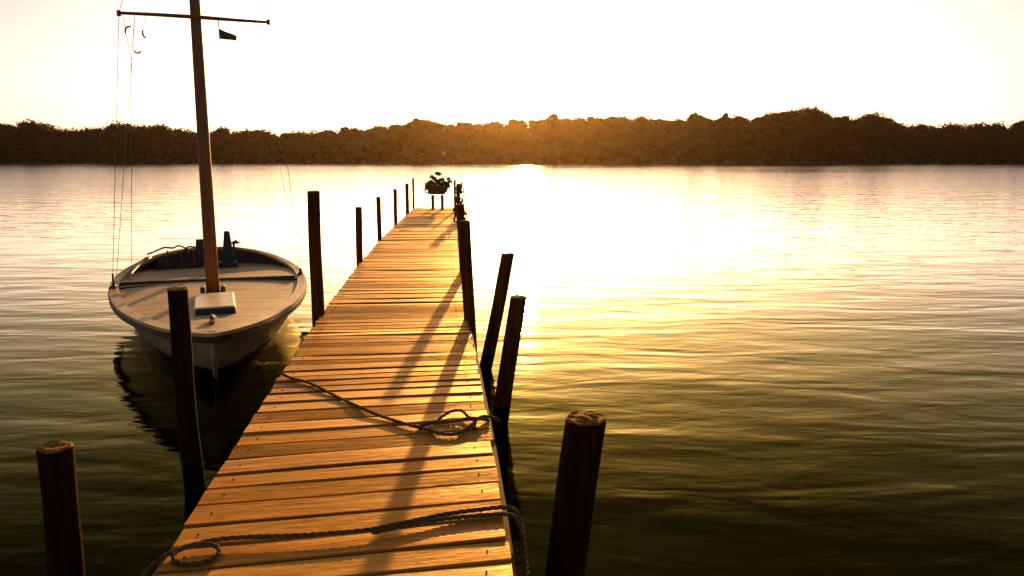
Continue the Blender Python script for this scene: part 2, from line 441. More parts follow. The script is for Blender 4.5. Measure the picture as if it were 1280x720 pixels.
mb = MB()
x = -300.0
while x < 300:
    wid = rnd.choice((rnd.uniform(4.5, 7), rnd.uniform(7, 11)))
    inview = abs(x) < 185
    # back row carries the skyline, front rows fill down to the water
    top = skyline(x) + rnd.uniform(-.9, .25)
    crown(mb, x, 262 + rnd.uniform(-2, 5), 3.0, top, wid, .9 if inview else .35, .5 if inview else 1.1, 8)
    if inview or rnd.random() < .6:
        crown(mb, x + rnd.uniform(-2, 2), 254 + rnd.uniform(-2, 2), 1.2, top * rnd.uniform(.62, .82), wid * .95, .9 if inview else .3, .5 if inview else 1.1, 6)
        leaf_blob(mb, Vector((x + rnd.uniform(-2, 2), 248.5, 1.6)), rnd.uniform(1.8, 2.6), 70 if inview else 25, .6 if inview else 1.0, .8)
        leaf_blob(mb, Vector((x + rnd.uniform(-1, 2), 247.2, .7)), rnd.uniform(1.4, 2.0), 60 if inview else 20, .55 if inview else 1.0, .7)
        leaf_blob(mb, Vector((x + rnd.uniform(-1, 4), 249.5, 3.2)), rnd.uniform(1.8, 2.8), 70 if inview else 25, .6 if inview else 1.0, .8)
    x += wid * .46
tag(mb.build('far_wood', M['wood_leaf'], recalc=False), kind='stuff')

def far_tree(x, top, wid, label, y=257.0, bare=.35, lobes=7):
    r = empty('broadleaf_tree', (x, y, 1.2))
    tag(r, label, 'tree', 'single trees standing out of the far wood')
    t = MB()
    h = top - 1.2
    t.tube([(0, 0, -.6), (.1, 0, h * .3), (-.1, .1, h * .62), (.05, 0, h * .86)], [.34, .26, .17, .05], 7)
    for k in range(5):
        a = rnd.uniform(0, 2 * PI); z = h * rnd.uniform(.4, .65)
        t.tube([(0, 0, z), (math.cos(a) * wid * .2, math.sin(a) * wid * .2, z + h * .1), (math.cos(a) * wid * .36, math.sin(a) * wid * .36, z + h * .22)], [.12, .08, .03], 5)
    t.build('trunk', M['bark'], r)
    c = MB()
    crown(c, 0, 0, h * bare, h, wid, 1.15, .5, lobes)
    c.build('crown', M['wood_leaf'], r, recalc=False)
far_tree(-152.5, 12.7, 9.5, 'broad dark tree at the far left end of the wood across the lake')
far_tree(-124.0, 12.1, 11.0, 'wide flat-topped dark tree on the far shore, left of the mast')
far_tree(-111.0, 11.5, 8.0, 'rounded dark tree on the far shore just left of the mast')
far_tree(-92.0, 10.9, 6.5, 'low dark tree on the far shore just right of the mast')
far_tree(-29.5, 14.0, 5.0, 'narrow pointed brown tree rising above the wood behind the dock end')
far_tree(13.0, 15.2, 5.5, 'orange-lit tree with a raised tuft beside the sun glow')
far_tree(57.5, 15.4, 6.5, 'round brown tree on the right side of the glow')
far_tree(67.0, 15.4, 3.2, 'spindly tree poking out of the skyline right of the glow', bare=.6, lobes=5)
far_tree(95.0, 17.0, 12.0, 'tallest broad dark tree crowning the wooded rise at right')
far_tree(112.5, 15.3, 10.0, 'dark tree stepping down from the wooded rise at right')
far_tree(139.0, 11.9, 6.0, 'low knobbly dark tree near the right end of the far shore')

# small pale marker board at the foot of the wood, and a small dark mooring buoy far out
r = empty('shore_marker', (-20.7, 244.6, 0)); tag(r, 'tiny pale marker board on a post at the foot of the far wood', 'marker')
b = MB(); b.tube([(0, 0, -.5), (0, 0, 2.4)], .07, 8); b.build('pole', M['bark'], r)
b = MB(); b.box((0, -.09, 2.6), (1.1, .06, 1.1)); b.build('board', M['paleboard'], r, .02)
r = empty('mooring_buoy', (102.4, 179.5, 0)); tag(r, 'small dark buoy floating far out on the right side of the lake', 'buoy')
b = MB(); b.tube([(0, 0, -.25), (0, 0, -.12), (0, 0, .1), (0, 0, .3), (0, 0, .42)], [.25, .5, .56, .42, .12], 14); b.build('float', M['dark'], r)
b = MB(); b.tube([(0, 0, .4), (0, 0, .85)], .05, 8); b.tube([(0, 0, .82), (0, 0, .98)], [.11, .03], 8); b.build('topmark', M['dark'], r)

# ------------------------------------------------------------------ dock
DZ = .85
LEFT = [(1.2, -1.30), (2.84, -1.385), (3.45, -1.445), (4.8, -1.60), (6.31, -1.765), (7.68, -1.90), (9.5, -2.07), (12.0, -2.276), (15.86, -2.545), (20.5, -2.78), (24.3, -2.954)]
RIGHT = [(1.2, .07), (2.84, -.005), (3.41, -.044), (4.47, -.131), (5.27, -.205), (6.39, -.31), (7.68, -.44), (9.0, -.565), (11.74, -.775), (14.96, -1.03), (19.8, -1.36), (24.3, -1.671)]
dock = empty('dock', (-1.1, 6, 0))
tag(dock, 'long narrow wooden plank dock running out over the lake', 'dock')
O = Vector((-1.1, 6, 0))
SK = [(1, 11.5), (4.2, 12.0), (5.2, 9.5), (6.5, 6.5), (8.5, 4.5), (26, 4.3)]
mb = MB(); nl = MB()
def ends(yc):
    t = math.tan(R(lerp_tab(SK, yc)))
    out = []
    for T in (LEFT, RIGHT):
        y = yc
        for _ in range(4):
            x = smooth_tab(T, y); xc = .5 * (smooth_tab(LEFT, yc) + smooth_tab(RIGHT, yc)); y = yc + (x - xc) * t
        out.append((x, y))
    return out
y = 1.5
while y < 24.25:
    wd = rnd.uniform(.175, .225) if y < 5.2 else rnd.uniform(.125, .165)
    gap = rnd.uniform(.011, .019) if rnd.random() < .75 else rnd.uniform(.02, .028)
    (x0, y0), (x1, y1) = ends(y); (x2, y2), (x3, y3) = ends(y + wd - gap)
    e0, e1 = rnd.uniform(-.012, .014), rnd.uniform(-.006, .012)
    z0, z1 = DZ + rnd.uniform(-.005, .004), DZ + rnd.uniform(-.005, .004)
    tl = rnd.uniform(-.0065, .0065)
    n = 6
    tone = rnd.uniform(.25, .8) if rnd.random() < .82 else rnd.uniform(.0, .3)
    uv0 = (rnd.uniform(0, 50), rnd.uniform(0, 50))
    # plank of several spans so that it can bow a little
    bow = rnd.uniform(-.006, .006); ry = [rnd.uniform(-.002, .002) for _ in range(n + 1)]
    top = []; bot = []
    for k in range(n + 1):
        t = k / n
        ax, ay = (x0 - e0) + (x1 + e1 - x0 + e0) * t, y0 + (y1 - y0) * t + ry[k]
        bx, by = (x2 - e0) + (x3 + e1 - x2 + e0) * t, y2 + (y3 - y2) * t + ry[-k - 1]
        z = z0 + (z1 - z0) * t + bow * math.sin(PI * t)
        c = .004
        sec = [(ax, ay + c * .2, z - .038), (ax, ay, z - c + tl), (ax, ay + c, z + tl), (bx, by - c, z - tl), (bx, by, z - c - tl), (bx, by - c * .2, z - .038)]
        top.append([mb.bm.verts.new(Vector(q) - O) for q in sec])
    for k in range(n):
        a, b = top[k], top[k + 1]
        L = (x1 - x0) / n
        for i in range(6):
            j = (i + 1) % 6
            vv = [0, .02, .024, .024 + wd, .03 + wd, .06 + wd, .1 + wd]
            mb.face([a[i], a[j], b[j], b[i]], 0, [(uv0[0] + k * L, uv0[1] + vv[i]), (uv0[0] + k * L, uv0[1] + vv[i + 1]), (uv0[0] + k * L + L, uv0[1] + vv[i + 1]), (uv0[0] + k * L + L, uv0[1] + vv[i])], tone)
    mb.face(top[0], 0, None, tone); mb.face(list(reversed(top[-1])), 0, None, tone)
    if y < 14:
        for t in (.055, .93):
            for q in (.5,):
                px = x0 + (x1 - x0) * t; py = y0 + (y1 - y0) * t + wd * q; pz = z0 + (z1 - z0) * t + bow * math.sin(PI * t)
                c = Vector((px + rnd.uniform(-.008, .008), py + rnd.uniform(-.01, .01), pz + .0015)) - O
                nl.tube([c - Vector((0, 0, .006)), c + Vector((0, 0, .003))], .004, 7)
    y += wd
mb.build('deck', M['plank'], dock)
tag(nl.build('nails', M['nail'], dock), kind='stuff')
# edge boards, stringers, cross beams and piles below the deck
ys = [1.3 + i * .76 for i in range(31)]
for T, sgn in ((LEFT, -1), (RIGHT, 1)):
    mb = MB()
    for a, b in zip(ys, ys[1:]):
        xa, xb = smooth_tab(T, a), smooth_tab(T, b)
        p = [Vector(q) - O for q in ((xa - .025 * (1 if sgn > 0 else -1) , a, DZ - .23), (xa + .03 * sgn, a, DZ - .23), (xb + .03 * sgn, b, DZ - .23), (xb - .025 * (1 if sgn > 0 else -1), b, DZ - .23))]
        q = [v + Vector((0, 0, .185)) for v in p]
        mb.hexa(p + q, 0, None, (a, 0))
    bmesh.ops.remove_doubles(mb.bm, verts=mb.bm.verts, dist=.0005)
    mb.build('edge_board', M['fascia'], dock)
for i, yy in enumerate((2.1, 4.8, 7.9, 11.0, 14.0, 17.2, 20.3, 23.6)):
    xa, xb = smooth_tab(LEFT, yy), smooth_tab(RIGHT, yy)
    mb = MB(); mb.box(Vector(((xa + xb) / 2, yy, DZ - .31)) - O, (xb - xa - .06, .09, .15), R(4.3))
    mb.build('cross_beam', M['beam'], dock, .006)
for i, yy in enumerate((2.1, 4.8, 7.9, 11.0, 14.0, 17.2, 20.3, 23.6)):
    for T, k in ((LEFT, .22), (RIGHT, -.22)):
        mb = MB(); xx = smooth_tab(T, yy) + k
        mb.tube([Vector((xx, yy + .11, -.5)) - O, Vector((xx, yy + .11, DZ - .25)) - O], .07, 10)
        mb.build('pile', M['post'], dock)

# ------------------------------------------------------------------ posts
def post(base, top, r0, r1, label, rough=1.0, name='mooring_post', group='mooring posts around the dock', chip=.0, seg=14, m='veil_lit_post'):
    o = empty(name, (base[0], base[1], base[2]))
    tag(o, label, 'post', group)
    B = Vector(base); T = Vector(top) - B
    n = 18; seed = rnd.uniform(0, 100)
    mb = MB(); rings = []
    for i in range(n + 1):
        t = i / n
        c = T * t + Vector((noise.noise(Vector((t * 2.2, seed, 0))), noise.noise(Vector((t * 2.2, seed, 9))), 0)) * .022 * rough * min(1, 4 * t * (1 - t) + .1)
        rr = r0 + (r1 - r0) * t
        ring = []
        for k in range(seg):
            a = 2 * PI * k / seg
            q = rr * (1 + .075 * rough * noise.noise(Vector((math.cos(a) * 1.3, math.sin(a) * 1.3, t * 4 + seed))) + .035 * rough * noise.noise(Vector((math.cos(a) * 5, math.sin(a) * 5, t * 1.5 + seed))))
            dz = (chip * noise.noise(Vector((math.cos(a) * 1.7, math.sin(a) * 1.7, seed))) if i == n else 0)
            ring.append(mb.bm.verts.new(c + Vector((math.cos(a) * q, math.sin(a) * q, dz))))
        rings.append(ring)
    for a, b in zip(rings, rings[1:]):
        for k in range(seg): mb.face([a[k], a[(k + 1) % seg], b[(k + 1) % seg], b[k]], 0, smooth=True)
    mb.face(list(reversed(rings[0])), 0)
    mb.build('shaft', M[m], o)
    tp = MB()
    prev = [tp.bm.verts.new(v) for v in [T + Vector((math.cos(2 * PI * k / seg) * r1 * 1.0, math.sin(2 * PI * k / seg) * r1 * 1.0, .002 + chip * noise.noise(Vector((math.cos(2 * PI * k / seg) * 1.7, math.sin(2 * PI * k / seg) * 1.7, seed))))) for k in range(seg)]]
    for f in (.92, .7, .45, .2):
        cur = [tp.bm.verts.new(T + Vector((math.cos(2 * PI * k / seg) * r1 * f, math.sin(2 * PI * k / seg) * r1 * f, .012 + chip * 1.3 * noise.noise(Vector((math.cos(2 * PI * k / seg) * f * 2.4, math.sin(2 * PI * k / seg) * f * 2.4, seed + 3)))))) for k in range(seg)]
        for k in range(seg): tp.face([prev[k], prev[(k + 1) % seg], cur[(k + 1) % seg], cur[k]], 0, smooth=False)
        prev = cur
    tp.face(prev, 0)
    tp.build('worn_top', M['post_top'], o)
    return o

post((-2.04, 3.36, -.5), (-1.975, 3.3, 1.197), .08, .071, 'stout dark post standing alone in the water at the bottom left corner', chip=.01, m='post')
post((-2.36, 5.60, -.5), (-2.363, 5.573, 1.508), .078, .067, 'dark post standing in the water in front of the boat bow', chip=.008, m='post')
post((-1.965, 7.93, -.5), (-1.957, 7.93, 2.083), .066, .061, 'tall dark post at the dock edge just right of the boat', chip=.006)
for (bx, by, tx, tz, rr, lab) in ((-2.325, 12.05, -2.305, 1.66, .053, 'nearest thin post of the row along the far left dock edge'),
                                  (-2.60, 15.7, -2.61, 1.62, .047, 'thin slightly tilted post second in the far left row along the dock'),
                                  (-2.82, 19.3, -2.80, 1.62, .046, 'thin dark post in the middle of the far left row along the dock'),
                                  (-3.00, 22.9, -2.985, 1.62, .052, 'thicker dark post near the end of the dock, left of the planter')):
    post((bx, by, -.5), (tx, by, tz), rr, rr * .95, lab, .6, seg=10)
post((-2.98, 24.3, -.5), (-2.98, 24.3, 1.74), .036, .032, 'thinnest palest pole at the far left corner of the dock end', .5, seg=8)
post((.13, 3.42, -.5), (.324, 3.36, 1.305), .096, .089, 'thick leaning post with a pale broken top in the right foreground', 1.1, chip=.012, seg=20, m='post')
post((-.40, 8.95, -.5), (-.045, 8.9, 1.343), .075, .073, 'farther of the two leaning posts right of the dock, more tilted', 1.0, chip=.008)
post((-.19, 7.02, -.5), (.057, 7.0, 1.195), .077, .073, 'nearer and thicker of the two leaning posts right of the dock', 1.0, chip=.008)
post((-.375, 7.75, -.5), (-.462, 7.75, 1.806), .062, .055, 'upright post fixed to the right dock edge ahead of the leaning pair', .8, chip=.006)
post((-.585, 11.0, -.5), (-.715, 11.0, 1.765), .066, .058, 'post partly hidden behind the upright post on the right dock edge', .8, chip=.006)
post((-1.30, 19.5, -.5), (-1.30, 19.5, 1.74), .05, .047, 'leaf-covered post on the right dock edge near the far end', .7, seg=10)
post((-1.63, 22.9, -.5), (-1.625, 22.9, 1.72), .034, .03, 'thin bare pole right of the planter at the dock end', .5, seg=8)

# ------------------------------------------------------------------ planter and plants at the dock end
r = empty('planter', (-2.21, 23.75, DZ)); tag(r, 'dark raised planter trough on two legs at the end of the dock', 'planter')
b = MB()
b.hexa([(-.22, -.12, .44), (.22, -.12, .44), (.22, .12, .44), (-.22, .12, .44), (-.32, -.17, .68), (.32, -.17, .68), (.32, .17, .68), (-.32, .17, .68)])
b.build('trough', M['box'], r, .01)
for sx in (-.13, .15):
    b = MB(); b.box((sx, 0, .205), (.085, .12, .428)); b.build('leg', M['box'], r, .006)
def sprigs(mb, n, cx, cz, wx, wz, wy=.2, size=.07, flowers=.15):
    for _ in range(n):
        a = rnd.uniform(0, 2 * PI)
        rr = math.sqrt(rnd.random())
        p = Vector((cx + math.cos(a) * rr * wx, rnd.uniform(-wy, wy), cz + abs(math.sin(a)) * rr * wz))
        nn = Vector((rnd.uniform(-1, 1), rnd.uniform(-1, 1), rnd.uniform(-.2, 1))).normalized()
        mb.quad(p, nn, Vector((rnd.uniform(-1, 1), .2, 1)), size * rnd.uniform(.6, 1.3), size * rnd.uniform(.7, 1.6), 1 if rnd.random() < flowers else 0)
r = empty('potted_plant', (-2.21, 23.75, DZ + .68)); tag(r, 'bushy flowering plants filling the raised planter at the dock end', 'plant')
st = MB(); lf = MB()
for i in range(46):
    x0 = rnd.uniform(-.33, .33); x1 = x0 * rnd.uniform(1.1, 1.5) + rnd.uniform(-.06, .06); h = rnd.uniform(.05, .24) * (1.35 - abs(x0) * 1.6)
    st.tube([(x0, rnd.uniform(-.1, .1), -.04), ((x0 + x1) / 2, rnd.uniform(-.1, .1), h * .7), (x1, rnd.uniform(-.15, .15), h)], [.006, .005, .003], 5)
st.build('stem', M['leaf'], r)
sprigs(lf, 300, 0, -.04, .38, .22, .16, .07, .18)
for i in range(9):
    cx = rnd.uniform(-.38, .38); cz = rnd.uniform(.14, .33) * (1.1 - abs(cx))
    sprigs(lf, 22, cx, cz, .06, .05, .04, .06, .5)
for i in range(24):
    sprigs(lf, 1, rnd.choice((-.33, .30, .26)) + rnd.uniform(-.05, .05), rnd.uniform(-.22, -.02), .04, .04, .1, .07, .1)
lf.build('foliage', [M['leaf'], M['petal']], r, recalc=False)
r = empty('climbing_plant', (-1.24, 19.45, DZ)); tag(r, 'leafy climbing plant wrapped round a post on the right dock edge', 'plant')
st = MB(); pts = []
for i in range(40):
    t = i / 39; a = t * 15
    pts.append((-.06 + math.cos(a) * .07, .05 + math.sin(a) * .07, t * .9))
st.tube(pts, .008, 5); st.build('stem', M['bark'], r)
lf = MB()
for i in range(120):
    t = rnd.random() ** 1.3; a = rnd.uniform(0, 2 * PI); rr = (.08 + .10 * (1 - t)) * rnd.uniform(.6, 1.3)
    p = Vector((-.03 + math.cos(a) * rr, .05 + math.sin(a) * rr, t * .92))
    lf.quad(p, Vector((math.cos(a), math.sin(a), rnd.uniform(-.3, .8))).normalized(), Vector((rnd.uniform(-1, 1), 0, 1)), .075 * rnd.uniform(.6, 1.3), .085 * rnd.uniform(.6, 1.3), 0)
lf.build('foliage', M['leaf'], r, recalc=False)

# ------------------------------------------------------------------ ropes
mb = MB(); Z = DZ + .011
pts = [(-1.84, 5.84, .34), (-1.80, 5.78, .60), (-1.765, 5.72, .80), (-1.70, 5.655, Z + .012), (-1.579, 5.557, Z + .004), (-1.416, 5.435, Z + .002), (-1.099, 5.044, Z + .003), (-.784, 4.703, Z + .002), (-.515, 4.485, Z + .004), (-.387, 4.403, Z), (-.301, 4.43, Z), (-.238, 4.555, Z + .006), (-.195, 4.66, Z + .014), (-.15, 4.70, Z + .006), (-.105, 4.71, Z - .008), (-.075, 4.712, Z - .03)]
rope(mb, pts, .0105)
rope(mb, [(-.56, 4.53, Z), (-.47, 4.60, Z), (-.36, 4.615, Z + .004), (-.25, 4.64, Z + .018), (-.17, 4.64, Z + .008), (-.125, 4.63, Z + .002)], .0098)
rope(mb, [(-.46, 4.58, Z), (-.43, 4.70, Z + .004), (-.37, 4.79, Z + .012), (-.31, 4.785, Z + .014), (-.27, 4.69, Z + .012), (-.22, 4.62, Z), (-.235, 4.53, Z), (-.20, 4.49, Z)], .0098)
t = mb.build('mooring_rope', M['rope']); tag(t, 'dark mooring rope slanting across the dock to a loose knot at the right edge', 'rope', 'ropes on the dock')
mb = MB()
rope(mb, [(.082, 2.55, .70), (.070, 2.85, .735), (.058, 3.12, .765), (.045, 3.32, .81), (.02, 3.40, Z - .004), (-.03, 3.43, Z + .003), (-.145, 3.41, Z + .002), (-.286, 3.361, Z + .004), (-.421, 3.29, Z + .008), (-.582, 3.206, Z + .010), (-.745, 3.165, Z + .010), (-.942, 3.14, Z + .010), (-1.139, 3.125, Z + .010), (-1.256, 3.10, Z + .008), (-1.33, 3.05, Z + .006), (-1.395, 2.97, Z + .002), (-1.435, 2.88, Z - .03), (-1.43, 2.78, Z - .06), (-1.385, 2.66, Z - .005), (-1.30, 2.58, Z + .002), (-1.15, 2.55, Z)], .0105)
rope(mb, [(.085, 2.6, .655), (.073, 2.9, .69), (.06, 3.1, .72), (.047, 3.26, .80), (.02, 3.33, Z - .004), (-.03, 3.36, Z + .003), (-.145, 3.35, Z + .002), (-.30, 3.315, Z + .002), (-.44, 3.262, Z + .002), (-.60, 3.18, Z + .002)], .0098)
ring = [(-1.27 + .088 * math.cos(a), 3.0 + .075 * math.sin(a), Z + .004 + .004 * math.sin(a)) for a in [1.9 + i * 2 * PI / 16 for i in range(18)]]
rope(mb, ring, .0105)
t = mb.build('mooring_rope', M['rope']); tag(t, 'rope with a round loop lying across the near end of the dock', 'rope', 'ropes on the dock')
# spare line draped over the left edge
mb = MB()
rope(mb, [(-1.70, 5.72, Z), (-1.76, 5.80, Z - .05), (-1.80, 5.90, .66), (-1.79, 6.02, .62), (-1.755, 6.08, .74), (-1.77, 6.02, .83), (-1.82, 5.9, .70), (-1.86, 5.84, .5), (-1.85, 5.8, .30)], .011)
t = mb.build('loose_line', M['rope']); tag(t, 'small tangle of line hanging off the left dock edge beside the boat', 'rope')

# ------------------------------------------------------------------ sailboat
S0 = 3.6
boat = empty('sailboat', (-2.94 - .352 * S0, 7.67 + .936 * S0, 0), R(20.6))
tag(boat, 'pale open sailboat with a bare brown mast moored left of the dock', 'boat')
def Lc(x, s, z): return Vector((x, s - S0, z))
BR = [(0, .02), (.1, .12), (.25, .225), (.6, .43), (1.0, .60), (1.6, .80), (2.3, 1.0), (3.0, 1.15), (3.7, 1.27), (4.3, 1.34), (5.0, 1.38), (5.6, 1.35), (6.05, 1.24), (6.4, 1.05), (6.62, .82), (6.78, .5), (6.84, .22), (6.85, .02)]
ZS = [(0, .70), (.6, .655), (1.6, .595), (3, .54), (4.3, .53), (5.6, .57), (6.2, .64), (6.6, .74), (6.85, .82)]
KZ = [(0, .60), (.3, .36), (.7, .15), (1.1, 0), (1.8, -.2), (2.8, -.38), (5.4, -.38), (6.2, -.2), (6.6, .0), (6.78, .3), (6.85, .6)]
SS = [0, .05, .1, .18, .25, .4, .6, .8, 1.0, 1.3, 1.6, 1.95, 2.3, 2.65, 3.0, 3.35, 3.7, 4.0, 4.3, 4.65, 5.0, 5.3, 5.6, 5.85, 6.05, 6.25, 6.4, 6.52, 6.62, 6.7, 6.78, 6.82, 6.85]
def br(s): return max(.012, smooth_tab(BR, s))
def zs(s): return smooth_tab(ZS, s)
mb = MB(); NT = 16; rows = []
for s in SS:
    b_, z_, k_ = br(s), zs(s), smooth_tab(KZ, s)
    p = lerp_tab([(0, .9), (.6, .72), (1.5, .56), (3, .42), (6.85, .42)], s)
    half = []
    for i in range(NT + 1):
        t = i / NT
        half.append((b_ * (1 - t) ** p * (1 - .0 * t), z_ + (k_ - z_) * t ** 1.05))
    rows.append([mb.bm.verts.new(Lc(-x, s, z)) for x, z in half] + [mb.bm.verts.new(Lc(x, s, z)) for x, z in reversed(half[:-1])])
for a, b in zip(rows, rows[1:]):
    for i in range(len(a) - 1): mb.face([a[i], a[i + 1], b[i + 1], b[i]], 0, smooth=True)
hull = mb.build('hull', M['hull'], boat)
def ribbon(name, m, prof, parent, s_from=0, s_to=6.85, close=True, bev=0):
    """sweep a small profile (inward offset, dz) around the sheer, both sides"""
    mb = MB()
    side = [s for s in SS if s_from <= s <= s_to]
    path = [(-1, s) for s in reversed(side)] + [(1, s) for s in side]
    pts = [Vector((sg * br(s), s, zs(s))) for sg, s in path]
    rings = []
    for i, p in enumerate(pts):
        a, b = pts[max(i - 1, 0)], pts[min(i + 1, len(pts) - 1)]
        t = Vector((b.x - a.x, b.y - a.y, 0)).normalized()
        inn = Vector((-t.y, t.x, 0))
        rings.append([mb.bm.verts.new(Lc(*(p + inn * o + Vector((0, 0, dz))))) for o, dz in prof])
    n = len(prof)
    for a, b in zip(rings, rings[1:]):
        for k in range(n): mb.face([a[k], a[(k + 1) % n], b[(k + 1) % n], b[k]], 0, smooth=False)
    return mb.build(name, m, parent)
ribbon('gunwale', M['cap'], [(-.03, -.012), (-.026, .022), (.10, .028), (.105, -.012)], boat)
ribbon('rub_rail', M['rub'], [(-.036, -.075), (-.040, -.014), (.0, -.014), (.0, -.075)], hull)
# inner bulwark, only open aft of the foredeck
mb = MB(); FL = .40
def dk(s):
    return zs(s) - .028 if s < 4.5 else zs(4.5) - .02
side = [s for s in SS if 4.3 <= s <= 6.78]
for sg in (-1, 1):
    prev = None
    for s in side:
        sc = min(s, 6.70)
        x = sg * max(.01, br(s) - .09)
        cur = [mb.bm.verts.new(Lc(x, sc, zs(s) - .01)), mb.bm.verts.new(Lc(x * .97, sc - .02, .44))]
        if prev: mb.face([prev[0], cur[0], cur[1], prev[1]], 0, smooth=True)
        prev = cur
    if sg == -1: tl = prev
    else: mb.face([tl[0], tl[1], prev[1], prev[0]], 0)
mb.build('bulwark', M['rub'], boat)
# foredeck with camber
def deckmesh(name, s0, s1, zf, inset, m, camber=.05):
    mb = MB(); prev = None
    ss = [s0] + [s for s in SS if s0 < s < s1] + [s1]
    for s in ss:
        w_ = max(.01, br(s) - inset)
        cur = [mb.bm.verts.new(Lc(w_ * q, s, zf(s) + camber * (1 - q * q) * min(1, w_))) for q in [k / 6 - 1 for k in range(13)]]
        if prev:
            for i in range(12): mb.face([prev[i], prev[i + 1], cur[i + 1], cur[i]], 0, smooth=True)
        prev = cur
    return mb.build(name, m, boat)
deckmesh('foredeck', .14, 4.5, lambda s: zs(s) - .012, .095, M['deck'])
deckmesh('cockpit_sole', 4.5, 6.74, lambda s: .545, .11, M['deck'], .02)
mb = MB()
mb.hexa([Lc(-1.26, 4.66, .40), Lc(1.22, 4.44, .40), Lc(1.22, 4.53, .40), Lc(-1.26, 4.75, .40), Lc(-1.26, 4.66, .60), Lc(1.22, 4.44, .60), Lc(1.22, 4.53, .60), Lc(-1.26, 4.75, .60)])
mb.build('cross_beam', M['rub'], boat, .012)
# hatch forward of the mast
mb = MB(); mb.hexa([Lc(-.27, 1.5, .55), Lc(.22, 1.5, .55), Lc(.235, 3.0, .52), Lc(-.285, 3.0, .52), Lc(-.25, 1.56, .70), Lc(.20, 1.56, .70), Lc(.215, 2.98, .64), Lc(-.265, 2.98, .64)])
ht = mb.build('hatch', M['hatch'], boat, .015); ht.location.x = .06
mb = MB(); mb.hexa([Lc(-.25, 1.48, .58), Lc(.20, 1.48, .58), Lc(.20, 1.51, .58), Lc(-.25, 1.51, .58), Lc(-.235, 1.525, .685), Lc(.185, 1.525, .685), Lc(.185, 1.555, .685), Lc(-.235, 1.555, .685)])
mb.build('hatch_opening', M['dark'], ht)
# stemhead fitting
mb = MB(); mb.tube([Lc(0, .75, .66), Lc(0, .95, .705), Lc(.03, 1.1, .66)], [.02, .03, .02], 8); mb.box(Lc(0, .9, .675), (.05, .28, .03)); mb.build('bow_cleat', M['beam'], boat)
mb = MB()
mb.tube([Lc(0, -.02, .66), Lc(0, .25, .38), Lc(0, .68, .12), Lc(0, 1.1, -.03)], [.022, .024, .024, .02], 8); mb.build('stem', M['cap'], hull)
# mast, spreader, rigging
MS = 3.31; MX = .02
mb = MB(); mb.tube([Lc(MX, MS, .40), Lc(MX, MS, 1.5), Lc(MX, MS, 3.2), Lc(MX, MS, 5.2), Lc(MX, MS, 7.2)], [.086, .085, .075, .062, .047], 16)
mast = mb.build('mast', M['mast'], boat)
mb = MB(); mb.tube([Lc(MX, MS, .5), Lc(MX, MS, .60)], [.14, .125], 14); mb.box(Lc(MX - .13, MS, .62), (.06, .2, .12)); mb.box(Lc(MX + .13, MS, .62), (.06, .2, .12)); mb.build('mast_partner', M['rub'], mast, .008)
zsp = 4.19
mb = MB(); mb.tube([Lc(MX - .90, MS, zsp + .01), Lc(MX - .5, MS - .01, zsp + .012), Lc(MX, MS - .075, zsp + .0), Lc(MX + .5, MS, zsp), Lc(MX + .90, MS, zsp - .005)], [.02, .023, .027, .022, .018], 10)
mb.tube([Lc(MX - .90, MS, zsp - .03), Lc(MX - .90, MS, zsp + .04)], .026, 8); mb.tube([Lc(MX + .90, MS, zsp - .035), Lc(MX + .90, MS, zsp + .03)], .024, 8)
mb.build('spreader', M['mast'], mast)
for sg in (-1, 1):
    mb = MB(); bx = sg * (br(4.2) - .02)
    mb.tube([Lc(MX, MS, 7.1), Lc(MX + sg * .90, MS, zsp), Lc(bx, 4.2, .54)], .0042, 6); mb.build('shroud', M['line'], boat)
    mb = MB(); bx2 = sg * (br(4.9) - .05)
    mb.tube([Lc(MX + sg * .72, MS, zsp), Lc(bx2, 4.9, .56)], .0035, 6); mb.build('halyard', M['line'], boat)
mb = MB(); mb.tube([Lc(MX - .86, MS, zsp), Lc(MX - .80, MS + .05, 3.6), Lc(-1.15, 5.3, .6)], .0035, 6); mb.build('halyard', M['line'], boat)
for (lx, lz, rot, sp_) in ((-.80, 3.98, .9, 5), (-.60, 3.97, 2.4, 4), (-.72, 3.78, 3.6, 4)):
    mb = MB(); c = Lc(MX + lx, MS - .02, lz)
    mb.tube([c + Vector((math.cos(q * .55 + rot) * .045, .01 * q, math.sin(q * .55 + rot) * .06)) for q in range(sp_ + 1)], [.006] + [.012] * (sp_ - 1) + [.007], 6)
    mb.build('shackle', M['line'], boat)
    mb = MB(); mb.tube([Lc(MX + lx, MS, zsp), c + Vector((math.cos(rot) * .045, 0, math.sin(rot) * .06))], .0028, 6); mb.build('hook_line', M['line'], boat)
# pennant on a short halyard
mb = MB(); fx = MX + .27
cols = 9
top = []; bot = []
for i in range(cols):
    t = i / (cols - 1)
    yy = .03 * math.sin(t * 6); xx = fx + .01 + t * .21
    top.append(mb.bm.verts.new(Lc(xx, MS - .05 + yy, zsp - .125 - .085 * t))); bot.append(mb.bm.verts.new(Lc(xx - .01, MS - .05 + yy * .7, zsp - .25 - .02 * t)))
for i in range(cols - 1): mb.face([bot[i], bot[i + 1], top[i + 1], top[i]], smooth=True)
fl = mb.build('pennant', M['flag'], boat)
sm = fl.modifiers.new('s', 'SOLIDIFY'); sm.thickness = .004
mb = MB(); mb.tube([Lc(fx, MS - .03, zsp), Lc(fx + .004, MS - .05, zsp - .26)], .0065, 6); mb.build('flag_halyard', M['line'], boat)
